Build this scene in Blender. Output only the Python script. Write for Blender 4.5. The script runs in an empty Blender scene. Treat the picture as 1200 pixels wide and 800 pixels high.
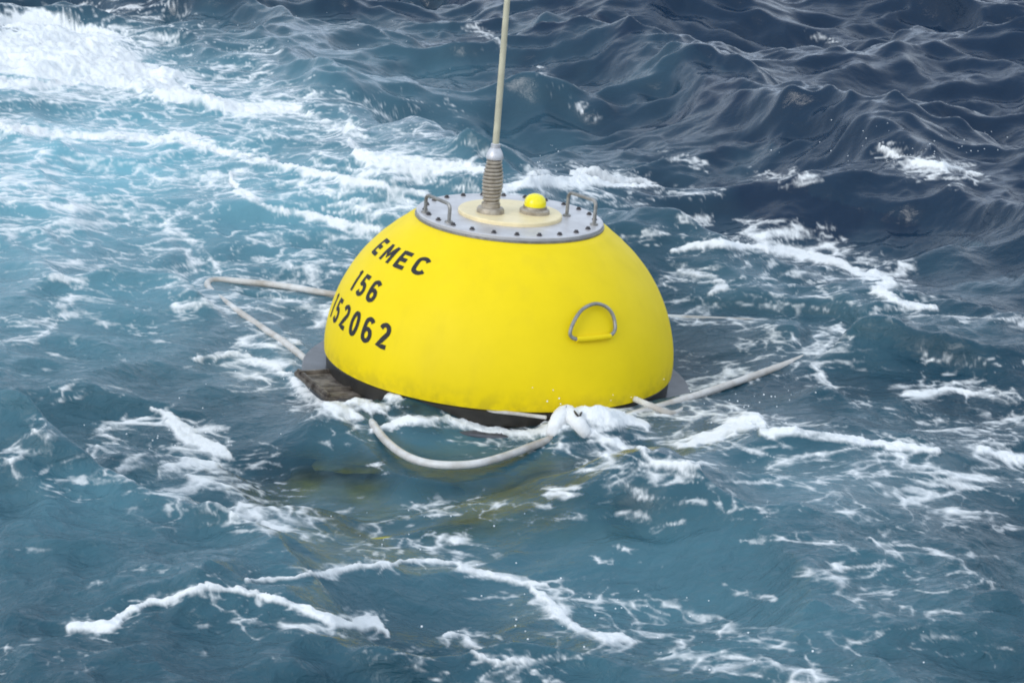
import bpy, bmesh, math, random
import numpy as np
from mathutils import Vector, Matrix, Euler
random.seed(4); rng = np.random.default_rng(4)
S = bpy.context.scene
R = math.radians

# ------------------------------------------------------------------ camera
F_PX = 2600.0                      # focal length in pixels of the 1200 px wide photograph
PITCH = R(16.8)
DIST = 7.02
cp, sp = math.cos(PITCH), math.sin(PITCH)
FWD = Vector((0, cp, -sp)); UP = Vector((0, sp, cp)); RIGHT = Vector((1, 0, 0))
def ray(px, py):                   # unit-depth ray of a photo pixel
    return FWD + RIGHT * ((px - 600) / F_PX) + UP * ((400 - py) / F_PX)
CAM = -ray(584, 418) * DIST        # the buoy's base centre is the world origin
cam = bpy.data.cameras.new('camera'); camo = bpy.data.objects.new('camera', cam)
S.collection.objects.link(camo); S.camera = camo
camo.location = CAM; camo.rotation_euler = (math.pi / 2 - PITCH, 0, 0)
cam.sensor_width = 36; cam.lens = 36 * F_PX / 1200
cam.clip_start = 0.1; cam.clip_end = 12000

# ------------------------------------------------------------------ sky, sun, exposure
SUN_EL, SUN_AZ = R(27), R(222)     # azimuth clockwise from +Y
w = bpy.data.worlds.new('World'); S.world = w; w.use_nodes = True
nt = w.node_tree; nt.nodes.clear()
sky = nt.nodes.new('ShaderNodeTexSky'); sky.sky_type = 'NISHITA'; sky.sun_disc = False
sky.sun_elevation = SUN_EL; sky.sun_rotation = SUN_AZ
sky.air_density = 1.2; sky.dust_density = 3.2; sky.ozone_density = 2.5
hs = nt.nodes.new('ShaderNodeHueSaturation'); hs.inputs['Saturation'].default_value = 0.35
bg = nt.nodes.new('ShaderNodeBackground'); bg.inputs['Strength'].default_value = 0.15
wo = nt.nodes.new('ShaderNodeOutputWorld')
# an even deck of thin cloud veils the blue
tcw = nt.nodes.new('ShaderNodeTexCoord'); cn = nt.nodes.new('ShaderNodeTexNoise'); cn.inputs['Scale'].default_value = 2.2; cn.inputs['Detail'].default_value = 6
cr = nt.nodes.new('ShaderNodeValToRGB'); cr.color_ramp.elements[0].position = .3; cr.color_ramp.elements[1].position = .7
cr.color_ramp.elements[0].color = (.52, .66, .88, 1); cr.color_ramp.elements[1].color = (.82, .91, 1, 1)
cm = nt.nodes.new('ShaderNodeMix'); cm.data_type = 'RGBA'; cm.inputs[0].default_value = 0.82
sc_ = nt.nodes.new('ShaderNodeVectorMath'); sc_.operation = 'SCALE'; sc_.inputs['Scale'].default_value = 5.2
nt.links.new(tcw.outputs['Generated'], cn.inputs['Vector']); nt.links.new(cn.outputs['Fac'], cr.inputs['Fac']); nt.links.new(cr.outputs[0], sc_.inputs[0])
nt.links.new(sky.outputs[0], hs.inputs['Color']); nt.links.new(hs.outputs[0], cm.inputs[6]); nt.links.new(sc_.outputs[0], cm.inputs[7])
nt.links.new(cm.outputs[2], bg.inputs['Color'])
nt.links.new(bg.outputs[0], wo.inputs['Surface'])
sun = bpy.data.lights.new('sun', 'SUN'); sun.energy = 0.5; sun.angle = R(24); sun.color = (1, 0.995, 0.985)
suno = bpy.data.objects.new('sun', sun); S.collection.objects.link(suno)
sd = Vector((math.sin(SUN_AZ) * math.cos(SUN_EL), math.cos(SUN_AZ) * math.cos(SUN_EL), math.sin(SUN_EL)))
suno.rotation_euler = sd.to_track_quat('Z', 'Y').to_euler()
S.view_settings.view_transform = 'Standard'; S.view_settings.look = 'None'
S.view_settings.exposure = 0.90; S.view_settings.gamma = 1.0
S.cycles.filter_width = 1.9

# ------------------------------------------------------------------ materials
def mat(name, col, rough=0.5, metal=0.0, var=0.0, scale=20.0, bump=0.0, col2=None, spec=0.5, coat=0.0, grime=None):
    m = bpy.data.materials.new(name); m.use_nodes = True
    t = m.node_tree; b = t.nodes['Principled BSDF']
    b.inputs['Base Color'].default_value = (*col, 1); b.inputs['Roughness'].default_value = rough
    b.inputs['Metallic'].default_value = metal; b.inputs['Specular IOR Level'].default_value = spec
    b.inputs['Coat Weight'].default_value = coat; b.inputs['Coat Roughness'].default_value = 0.15
    tc = t.nodes.new('ShaderNodeTexCoord')
    if var or col2:
        n = t.nodes.new('ShaderNodeTexNoise'); n.inputs['Scale'].default_value = scale
        n.inputs['Detail'].default_value = 8; n.inputs['Roughness'].default_value = 0.65
        t.links.new(tc.outputs['Object'], n.inputs['Vector'])
        r = t.nodes.new('ShaderNodeValToRGB')
        r.color_ramp.elements[0].position = 0.36; r.color_ramp.elements[1].position = 0.64
        c2 = col2 or tuple(c * (1 - var) for c in col)
        r.color_ramp.elements[0].color = (*c2, 1); r.color_ramp.elements[1].color = (*col, 1)
        t.links.new(n.outputs['Fac'], r.inputs['Fac']); t.links.new(r.outputs[0], b.inputs['Base Color'])
        mr = t.nodes.new('ShaderNodeMapRange')
        mr.inputs['To Min'].default_value = min(1, rough * 1.35); mr.inputs['To Max'].default_value = rough * 0.8
        t.links.new(n.outputs['Fac'], mr.inputs['Value']); t.links.new(mr.outputs[0], b.inputs['Roughness'])
    if bump:
        n2 = t.nodes.new('ShaderNodeTexNoise'); n2.inputs['Scale'].default_value = scale * 3
        n2.inputs['Detail'].default_value = 6
        t.links.new(tc.outputs['Object'], n2.inputs['Vector'])
        bp = t.nodes.new('ShaderNodeBump'); bp.inputs['Strength'].default_value = bump; bp.inputs['Distance'].default_value = 0.004
        t.links.new(n2.outputs['Fac'], bp.inputs['Height']); t.links.new(bp.outputs[0], b.inputs['Normal'])
    return m

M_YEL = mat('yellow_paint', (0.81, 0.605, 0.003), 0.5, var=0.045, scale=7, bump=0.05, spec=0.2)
M_LENS = mat('yellow_lens', (0.86, 0.74, 0.01), 0.2, var=0.05, scale=30)
M_BLACK = mat('black_rubber', (0.012, 0.011, 0.010), 0.45, col2=(0.03, 0.026, 0.02), scale=14, bump=0.3)
M_INK = mat('black_ink', (0.012, 0.011, 0.010), 0.6, var=0.4, scale=60)
M_STEEL = mat('brushed_steel', (0.60, 0.58, 0.58), 0.38, metal=0.45, var=0.22, scale=11, bump=0.1)
M_STEELD = mat('dull_steel', (0.34, 0.33, 0.31), 0.4, metal=0.6, var=0.4, scale=40, bump=0.2)
M_BOLT = mat('bolt_steel', (0.10, 0.095, 0.10), 0.45, metal=0.6, var=0.4, scale=80)
M_SPRING = mat('tan_spring', (0.42, 0.37, 0.30), 0.45, metal=0.3, col2=(0.24, 0.20, 0.15), scale=45, bump=0.2)
M_CREAM = mat('cream_plate', (0.82, 0.68, 0.40), 0.42, var=0.14, scale=16, bump=0.05)
M_WHIP = mat('cream_fibreglass', (0.55, 0.52, 0.38), 0.45, var=0.25, scale=18, bump=0.1)
M_FERR = mat('pale_metal', (0.58, 0.58, 0.60), 0.4, metal=0.4, var=0.2, scale=40)
M_HOOP = mat('white_tube', (0.64, 0.63, 0.61), 0.4, col2=(0.36, 0.32, 0.27), scale=9, bump=0.2)
M_FLANGE = mat('grey_flange', (0.075, 0.078, 0.09), 0.3, col2=(0.03, 0.03, 0.033), scale=8, bump=0.2)
M_RUST = mat('rusty_bracket', (0.20, 0.17, 0.14), 0.5, col2=(0.03, 0.020, 0.013), scale=22, bump=0.8)
M_KEEL = mat('weedy_yellow_paint', (0.62, 0.50, 0.02), 0.5, col2=(0.30, 0.28, 0.03), scale=6)
M_FLOAT = mat('white_sleeve', (0.78, 0.78, 0.77), 0.55, var=0.2, scale=22, bump=0.6)
M_ROPE = mat('white_rope', (0.72, 0.70, 0.64), 0.7, var=0.3, scale=60, bump=0.8)

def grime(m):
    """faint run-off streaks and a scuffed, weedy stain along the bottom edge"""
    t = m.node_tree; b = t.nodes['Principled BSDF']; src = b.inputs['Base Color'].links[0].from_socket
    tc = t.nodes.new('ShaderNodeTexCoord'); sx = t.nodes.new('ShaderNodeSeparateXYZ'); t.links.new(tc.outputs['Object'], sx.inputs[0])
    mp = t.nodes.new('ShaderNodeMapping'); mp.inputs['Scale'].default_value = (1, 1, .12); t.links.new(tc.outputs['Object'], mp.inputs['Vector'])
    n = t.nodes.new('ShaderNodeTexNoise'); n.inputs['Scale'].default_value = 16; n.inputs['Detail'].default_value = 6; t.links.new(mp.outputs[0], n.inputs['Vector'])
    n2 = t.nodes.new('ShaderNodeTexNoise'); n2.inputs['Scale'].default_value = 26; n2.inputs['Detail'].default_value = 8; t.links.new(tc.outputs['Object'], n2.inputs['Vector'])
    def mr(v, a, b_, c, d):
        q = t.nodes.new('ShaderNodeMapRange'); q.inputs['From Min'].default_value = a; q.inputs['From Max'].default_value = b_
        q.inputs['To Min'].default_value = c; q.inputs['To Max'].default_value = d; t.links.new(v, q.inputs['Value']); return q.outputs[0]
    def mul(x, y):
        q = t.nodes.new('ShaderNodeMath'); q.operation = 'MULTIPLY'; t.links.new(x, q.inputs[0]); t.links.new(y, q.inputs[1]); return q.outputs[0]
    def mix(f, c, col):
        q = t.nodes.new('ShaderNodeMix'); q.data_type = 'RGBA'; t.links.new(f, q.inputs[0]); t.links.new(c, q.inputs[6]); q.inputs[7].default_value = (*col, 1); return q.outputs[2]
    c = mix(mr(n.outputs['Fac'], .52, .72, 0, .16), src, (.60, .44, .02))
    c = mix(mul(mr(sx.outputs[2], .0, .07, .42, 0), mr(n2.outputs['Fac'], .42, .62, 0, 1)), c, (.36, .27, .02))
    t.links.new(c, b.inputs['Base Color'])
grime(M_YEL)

# ------------------------------------------------------------------ helpers
COL = S.collection
def link(name, me, m=None, parent=None, smooth=True):
    if m: me.materials.append(m)
    if smooth: me.polygons.foreach_set('use_smooth', [True] * len(me.polygons))
    o = bpy.data.objects.new(name, me); COL.objects.link(o)
    if parent: o.parent = parent
    return o
def from_bm(name, bm, m, parent=None, smooth=True, angle=35):
    bmesh.ops.recalc_face_normals(bm, faces=bm.faces)
    for e in bm.edges:
        if len(e.link_faces) == 2 and e.calc_face_angle(0) > R(angle): e.smooth = False
    me = bpy.data.meshes.new(name); bm.to_mesh(me); bm.free()
    return link(name, me, m, parent, smooth)
def lathe(bm, prof, n=48, mtx=Matrix(), cap0=True, cap1=True):
    rings = []
    for r, z in prof:
        rings.append([bm.verts.new(mtx @ Vector((r * math.cos(2 * math.pi * k / n), r * math.sin(2 * math.pi * k / n), z))) for k in range(n)])
    for a, b in zip(rings, rings[1:]):
        for k in range(n):
            bm.faces.new((a[k], a[(k + 1) % n], b[(k + 1) % n], b[k]))
    if cap0: bm.faces.new(rings[0][::-1])
    if cap1: bm.faces.new(rings[-1])
def catmull(pts, n=6, closed=False):
    P = [Vector(p) for p in pts]; out = []; N = len(P)
    for i in range(N if closed else N - 1):
        g = (lambda k: P[k % N]) if closed else (lambda k: P[min(max(k, 0), N - 1)])
        p0, p1, p2, p3 = g(i - 1), g(i), g(i + 1), g(i + 2)
        for s in range(n):
            t = s / n
            out.append(0.5 * ((2 * p1) + (p2 - p0) * t + (2 * p0 - 5 * p1 + 4 * p2 - p3) * t * t + (3 * p1 - p0 - 3 * p2 + p3) * t ** 3))
    if not closed: out.append(P[-1])
    return out
def tube(bm, pts, r, n=10, closed=False):
    P = [Vector(p) for p in pts]; N = len(P); rings = []
    nrm = None
    for i in range(N):
        a = P[(i - 1) % N] if closed or i > 0 else P[i]; b = P[(i + 1) % N] if closed or i < N - 1 else P[i]
        t = (b - a).normalized()
        if nrm is None: nrm = t.orthogonal().normalized()
        nrm = (nrm - t * nrm.dot(t)).normalized(); bn = t.cross(nrm)
        rr = r[i] if hasattr(r, '__len__') else r
        rings.append([bm.verts.new(P[i] + (nrm * math.cos(2 * math.pi * k / n) + bn * math.sin(2 * math.pi * k / n)) * rr) for k in range(n)])
    for i in range(N if closed else N - 1):
        a, b = rings[i], rings[(i + 1) % N]
        off = 0
        if closed and i == N - 1:      # close the twist
            off = min(range(n), key=lambda q: (b[q].co - a[0].co).length)
        for k in range(n):
            bm.faces.new((a[k], a[(k + 1) % n], b[(k + 1 + off) % n], b[(k + off) % n]))
    if not closed:
        bm.faces.new(rings[0][::-1]); bm.faces.new(rings[-1])
def box(bm, c, s, mtx=Matrix(), bev=0.0):
    g = bmesh.ops.create_cube(bm, size=1.0, matrix=mtx @ Matrix.Translation(c) @ Matrix.Diagonal((*s, 1)))
    if bev:
        es = list({e for v in g['verts'] for e in v.link_edges})
        bmesh.ops.bevel(bm, geom=es, offset=bev, segments=2, affect='EDGES')

# ------------------------------------------------------------------ noise
def _hash(ix, iy, seed):
    h = (ix.astype(np.int64) * 374761393 + iy.astype(np.int64) * 668265263 + seed * 974634521) & 0xFFFFFFFF
    h = ((h ^ (h >> 13)) * 1274126177) & 0xFFFFFFFF
    return (h ^ (h >> 16)) & 0xFFFFFFFF
def perlin(x, y, seed=0):
    x = np.asarray(x, np.float32); y = np.asarray(y, np.float32)
    xi = np.floor(x); yi = np.floor(y); fx = x - xi; fy = y - yi
    xi = xi.astype(np.int32); yi = yi.astype(np.int32)
    u = fx * fx * fx * (fx * (fx * 6 - 15) + 10); v = fy * fy * fy * (fy * (fy * 6 - 15) + 10)
    def g(ox, oy):
        a = _hash(xi + ox, yi + oy, seed).astype(np.float32) * np.float32(2 * math.pi / 4294967296.0)
        return np.cos(a) * (fx - ox) + np.sin(a) * (fy - oy)
    a = g(0, 0); b = g(1, 0); c = g(0, 1); d = g(1, 1)
    return ((a + (b - a) * u) * (1 - v) + (c + (d - c) * u) * v) * 1.5
def fbm(x, y, o=4, seed=0, gain=0.5):
    s = 0; a = 1; n = 0
    for k in range(o):
        s = s + a * perlin(x * 2 ** k + 17.3 * k, y * 2 ** k - 9.1 * k, seed + k); n += a; a *= gain
    return s / n
def sstep(a, b, x):
    t = np.clip((x - a) / (b - a), 0, 1); return t * t * (3 - 2 * t)

# ------------------------------------------------------------------ the sea: a fan-shaped grid, finest near the viewer
NA, NR = 900, 1500
CX, CY, CZ = CAM
az = np.linspace(-R(19.5), R(19.5), NA)
dep = R(29.0) - R(22.4) * (lambda u: 0.5 * u + 0.5 * (1 - (1 - u) ** 2))(np.linspace(0, 1, NR))
rr = CZ / np.tan(dep)
A, RR = np.meshgrid(az, rr, indexing='ij')
X = CX + RR * np.sin(A); Y = CY + RR * np.cos(A)

def crest(X, Y, H, pts, A, wf, wb, sharp=1.35, jag=0.04):
    """a single wave: its crest runs through the photo points, about A high, wf / wb metres wide in front / behind"""
    q = []
    for (px, py) in pts:
        d = ray(px, py); t = (CZ - A * 0.45) / -d.z; q.append((CX + d.x * t, CY + d.y * t))
    q = np.array(q); o = np.argsort(q[:, 0]); q = q[o]; P = [pts[i] for i in o]
    sl, ic = np.polyfit(q[:, 0], q[:, 1], 1)
    yl = 0.45 * sl * (q[:, 0] - q[:, 0].mean()) + q[:, 1].mean() + 0.25 * (q[:, 1] - sl * q[:, 0] - ic)
    hz = []
    for (px, py), y in zip(P, yl):
        d = ray(px, py); hz.append(CZ + d.z * (y - CY) / d.y)
    hz = np.clip(hz, 0.15 * A, 1.2 * A)
    xs = np.linspace(q[0, 0], q[-1, 0], 60); ker = np.hanning(13); ker /= ker.sum()
    sm = lambda v: np.convolve(np.pad(np.interp(xs, q[:, 0], v), 6, mode='edge'), ker, 'valid')
    yc = np.interp(X, xs, sm(yl)); amp = np.interp(X, xs, sm(hz))
    yc = yc + jag * perlin(X * 2.3 + 3.1 * len(pts) + A * 50, X * 0 + 3.3, 77)
    L = q[-1, 0] - q[0, 0]; e = 0.25 * L
    amp = amp * sstep(q[0, 0] - e, q[0, 0] + e * .5, X) * (1 - sstep(q[-1, 0] - e * .5, q[-1, 0] + e, X))
    amp = amp * (1 + 0.2 * perlin(X * 1.7, A * 30 + 0 * X, 78))
    d = Y - yc
    f = np.where(d < 0, np.exp(-np.abs(d / wf) ** sharp), np.exp(-np.abs(d / wb) ** sharp))
    return H + amp * f

WAVES = []
for k in range(64):
    lam = 0.16 * (2.7 / 0.16) ** (k / 63.0) * rng.uniform(0.92, 1.08)
    th = R(232) + rng.normal(0, R(30)) if lam > 0.5 else R(240) + rng.normal(0, R(50))
    amp = 0.0125 * lam ** 0.95 * rng.uniform(0.5, 1.3) * (1.35 if lam > 0.8 else 1.0)
    WAVES.append((2 * math.pi / lam, math.cos(th), math.sin(th), amp, rng.uniform(0, 6.28)))
def spectrum(X, Y, chop=1.15):
    x0 = X.astype(np.float32).copy(); y0 = Y.astype(np.float32).copy()
    for it in range(3):
        dx = np.zeros_like(x0); dy = np.zeros_like(x0); h = np.zeros_like(x0)
        for (k, cx, cy, a, ph) in WAVES:
            p = k * (cx * x0 + cy * y0) + np.float32(ph)
            if it < 2:
                s = np.sin(p) * np.float32(a * chop); dx -= cx * s; dy -= cy * s
            else: h += np.float32(a) * np.cos(p)
        if it < 2:
            x0 = X - dx; y0 = Y - dy
    return h
H = spectrum(X, Y).astype(np.float64)
FROTH = np.exp(-(((X + 2.1) / 1.9) ** 2 + ((Y - 3.4) / 3.0) ** 2) ** 1.5)   # the broken water damps the chop
H *= 1 - 0.4 * FROTH
# calmer in the lee of the buoy and close to the viewer
calm = 1 - 0.45 * np.exp(-((X / 1.5) ** 2 + ((Y + 0.4) / 1.1) ** 2))
calm *= 0.75 + 0.25 * sstep(-2.6, 1.5, Y)
H *= calm
CRESTS = [
    ([(70, 738), (160, 718), (250, 690), (330, 702), (390, 732), (455, 742)], 0.105, 0.11, 0.45),
    ([(280, 682), (430, 662), (520, 664), (610, 684)], 0.035, 0.08, 0.35),
    ([(600, 700), (680, 730), (760, 765), (860, 800)], 0.04, 0.10, 0.3),
    ([(-40, 560), (60, 520), (180, 500), (250, 540), (300, 590), (350, 650)], 0.11, 0.20, 0.55),
    ([(640, 606), (760, 578), (900, 592), (1010, 622)], 0.045, 0.16, 0.4),
    ([(820, 720), (940, 690), (1080, 700), (1210, 730)], 0.05, 0.16, 0.45),
    ([(950, 75), (1000, 58), (1045, 40), (1090, 62), (1230, 95)], 0.22, 0.33, 0.7),
    ([(690, 2), (780, 6), (860, 8), (930, 26), (975, 44)], 0.13, 0.30, 0.6),
    ([(590, 70), (640, 96), (700, 132), (770, 150)], 0.09, 0.25, 0.5),
    ([(740, 122), (820, 112), (870, 126), (930, 146)], 0.085, 0.22, 0.5),
    ([(850, 224), (950, 192), (1010, 194), (1075, 196)], 0.13, 0.24, 0.4),
    ([(1020, 272), (1078, 258), (1130, 272)], 0.085, 0.16, 0.3),
    ([(-60, 15), (0, 22), (60, 20), (130, 46), (200, 78), (260, 108), (320, 128)], 0.42, 0.80, 0.9),
    ([(570, 222), (640, 216), (700, 212), (775, 222)], 0.075, 0.16, 0.25),
    ([(770, 296), (860, 300), (960, 310), (1030, 330), (1100, 364)], 0.05, 0.14, 0.3),
    ([(770, 528), (840, 508), (890, 492), (960, 512), (1100, 528), (1220, 548)], 0.055, 0.10, 0.3),
    ([(240, 190), (330, 166), (400, 176), (440, 200)], 0.06, 0.16, 0.3),
    ([(0, 150), (100, 152), (200, 165), (290, 188), (420, 205)], 0.06, 0.18, 0.4),
    ([(230, 420), (330, 430), (420, 500)], 0.03, 0.08, 0.2),
    ([(950, 455), (1050, 445), (1150, 460)], 0.05, 0.12, 0.3),
    ([(900, 640), (980, 610), (1080, 620), (1160, 660)], 0.045, 0.2, 0.4),
    ([(620, 640), (720, 620), (830, 630), (900, 655)], 0.035, 0.15, 0.4),
    ([(980, 120), (1060, 112), (1150, 130)], 0.05, 0.2, 0.4),
    ([(1080, 330), (1140, 310), (1230, 325)], 0.07, 0.2, 0.4),
]
wx = X + 0.05 * perlin(X * 3, Y * 3, 5); wy = Y + 0.05 * perlin(X * 3, Y * 3, 6)
for c in CRESTS: H = crest(wx, wy, H, *c)
DR = np.abs(np.gradient(rr))[None, :] * np.ones((NA, 1))     # grid spacing in depth
FRONT = np.exp(-(((X - 0.05) / 0.95) ** 2 + ((Y + 1.0) / 0.75) ** 2) ** 1.5)
# wind ripples, sharper on top
for (lam, a, sd_) in ((0.42, 0.020, 11), (0.22, 0.013, 12), (0.11, 0.0060, 13), (0.055, 0.0028, 14), (0.028, 0.0012, 15)):
    cx, cy = X + 0.35 * Y, Y - 0.2 * X
    n = perlin(cx / lam * 0.62 + 0.6 * perlin(X / lam / 3, Y / lam / 3, sd_ + 40), cy / lam, sd_)
    fade = (0.95 + 0.10 * sstep(-1.0, 3.0, Y)) * (1 - 0.5 * FROTH)
    fade = fade * (1 - 0.75 * FRONT) * (0.5 + 1.0 * sstep(-0.4, 0.6, perlin(X * 0.8, Y * 0.8, sd_ + 80)))
    H += a * fade * sstep(1.6, 4.0, lam / DR) * (0.55 - 2.0 * np.abs(n)) * 1.0
# level at the buoy: the water laps over the front of the flange, and sags behind it
RB = np.hypot(X, Y)
near = np.exp(-(RB / 0.98) ** 6)
lvl = -0.040 + 0.08 * np.exp(-(((X + .36) / .26) ** 2 + ((Y + .52) / .16) ** 2) ** 2) - 0.085 * sstep(0.25, 0.6, X) * sstep(-0.45, -0.05, Y) - 0.05 * sstep(-.3, -.5, X) * sstep(-.42, -.15, Y) - 0.018 * sstep(.70, .98, RB)
H = H * (1 - 0.86 * near) + near * lvl

def at(px, py, z):                  # the point of a photo pixel's ray at height z
    d = ray(px, py); tt = (CZ - z) / -d.z
    return CAM + d * tt
# the hoop's course: photo px, py, height, and how far the water stands above (+) or below (-) its centre line
HOOP = [(430, 489, -.035, -.002), (452, 516, -.035, -.020), (478, 535, -.035, -.024), (510, 544, -.035, -.026), (552, 544, -.035, -.026), (590, 535, -.035, -.022), (648, 514, -.035, -.010), (740, 486, -.05, .008),
        (820, 462, -.05, -.006), (890, 438, -.05, -.008), (940, 420, -.05, .010), (968, 408, -.055, .012), (980, 396, -.055, .016), (972, 387, -.055, .014), (950, 382, -.055, .010), (860, 376, -.055, .006), (760, 371, -.055, .010),
        (620, 362, -.05, 0), (500, 354, -.04, 0), (400, 346, -.03, -.006), (340, 336, -.03, -.008), (285, 330, -.03, -.006), (256, 328, -.03, .012), (243, 332, -.03, .014), (250, 343, -.035, .012), (275, 362, -.04, -.003), (310, 386, -.04, .003), (340, 406, -.04, -.004), (385, 445, -.04, .004)]
wsum = np.zeros_like(H); zsum = np.zeros_like(H)
for a, b in zip(HOOP, HOOP[1:] + HOOP[:1]):
    pa, pb = at(*a[:3]), at(*b[:3]); n_ = max(2, int((pb - pa).length / 0.06))
    for k in range(n_):
        t = k / n_; p = pa.lerp(pb, t); g = a[3] + (b[3] - a[3]) * t
        msk = (np.abs(X - p.x) < .3) & (np.abs(Y - p.y) < .3)
        wgt = np.exp(-((X[msk] - p.x) ** 2 + (Y[msk] - p.y) ** 2) / .075 ** 2)
        wsum[msk] += wgt; zsum[msk] += wgt * (p.z + g)
kk = np.clip(wsum * 0.9, 0, 1) * 0.92
H = H * (1 - kk) + np.where(wsum > 1e-6, zsum / np.maximum(wsum, 1e-6), 0) * kk + 0.006 * kk * fbm(X * 9, Y * 9, 3, 91)
def mound(px, py, h, rx, ry):
    c = at(px, py, 0.0)
    g = np.exp(-(((X - c.x) / rx) ** 2 + ((Y - c.y) / ry) ** 2) ** 1.2)
    return h * g * (0.8 + 0.7 * fbm(X * 11, Y * 9, 4, 92))
for a in ((690, 486, .055, .12, .12), (660, 500, .03, .06, .08), (885, 488, .035, .10, .10), (722, 492, .03, .10, .10), (428, 450, .035, .10, .06), (432, 472, .042, .12, .08)): H = H + mound(*a)

def surf_hit(px, py):
    """where a photo pixel's ray first meets the water"""
    d = ray(px, py); a = math.atan2(d.x, d.y); hd = math.hypot(d.x, d.y)
    fi = (a - az[0]) / (az[1] - az[0]); i = int(min(max(round(fi), 0), NA - 1))
    zr = CZ + d.z / hd * rr; below = np.nonzero(zr < H[i])[0]
    j = below[0] if len(below) else NR - 1
    if j > 0:
        z0, z1 = zr[j - 1] - H[i, j - 1], zr[j] - H[i, j]
        t = z0 / (z0 - z1) if z0 != z1 else 0
        r = rr[j - 1] + (rr[j] - rr[j - 1]) * t
    else: r = rr[0]
    return CX + r * math.sin(a), CY + r * math.cos(a), CZ + d.z / hd * r

# ------------------------------------------------------------------ foam lying on the water: strokes and patches at their places on the surface
D = np.zeros_like(H)               # foam density
AER = np.zeros_like(H)             # air bubbles below the surface
wfx = X + 0.035 * fbm(X * 4, Y * 4, 3, 21) + 0.006 * perlin(X * 26, Y * 22, 24)
wfy = Y + 0.05 * fbm(X * 4, Y * 4, 3, 22) + 0.012 * perlin(X * 26, Y * 22, 25)
def stroke(field, pts, width, val, soft=1.0, wx=wfx, wy=wfy):
    P = [surf_hit(*p[:2]) for p in pts]
    W = [p[2] if len(p) > 2 else width for p in pts]
    for (a, b, wa, wb) in zip(P, P[1:], W, W[1:]):
        mx, my = (a[0] + b[0]) / 2, (a[1] + b[1]) / 2
        dist = math.sqrt((mx - CX) ** 2 + (my - CY) ** 2 + CZ ** 2); s = CZ / dist; k = dist / F_PX
        wm = max(wa, wb) * k * 2.2
        x0, x1 = min(a[0], b[0]) - wm, max(a[0], b[0]) + wm
        y0, y1 = min(a[1], b[1]) - wm / s - .35, max(a[1], b[1]) + wm / s + .35; c_ = math.sqrt(1 - s * s)
        msk = (wx > x0) & (wx < x1) & (wy > y0) & (wy < y1)
        px, py = wx[msk] - a[0], (wy[msk] - a[1]) * s + (H[msk] - a[2]) * c_
        dx, dy = b[0] - a[0], (b[1] - a[1]) * s + (b[2] - a[2]) * c_
        t = np.clip((px * dx + py * dy) / max(dx * dx + dy * dy, 1e-9), 0, 1)
        dd = np.hypot(px - t * dx, py - t * dy) / ((wa + (wb - wa) * t) * k * 0.5)
        field[msk] = np.maximum(field[msk], val * np.exp(-dd ** (2.2 / soft) * 0.7))
def patch(field, px, py, rx, ry, val, wx=wfx, wy=wfy, power=2.0):
    c = surf_hit(px, py)
    dist = math.sqrt((c[0] - CX) ** 2 + (c[1] - CY) ** 2 + CZ ** 2); k = dist / F_PX; s = CZ / dist
    dd = np.hypot((wx - c[0]) / (rx * k), ((wy - c[1]) * s + (H - c[2]) * math.sqrt(1 - s * s)) / (ry * k))
    field[:] = np.maximum(field, val * np.exp(-dd ** power))
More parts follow.
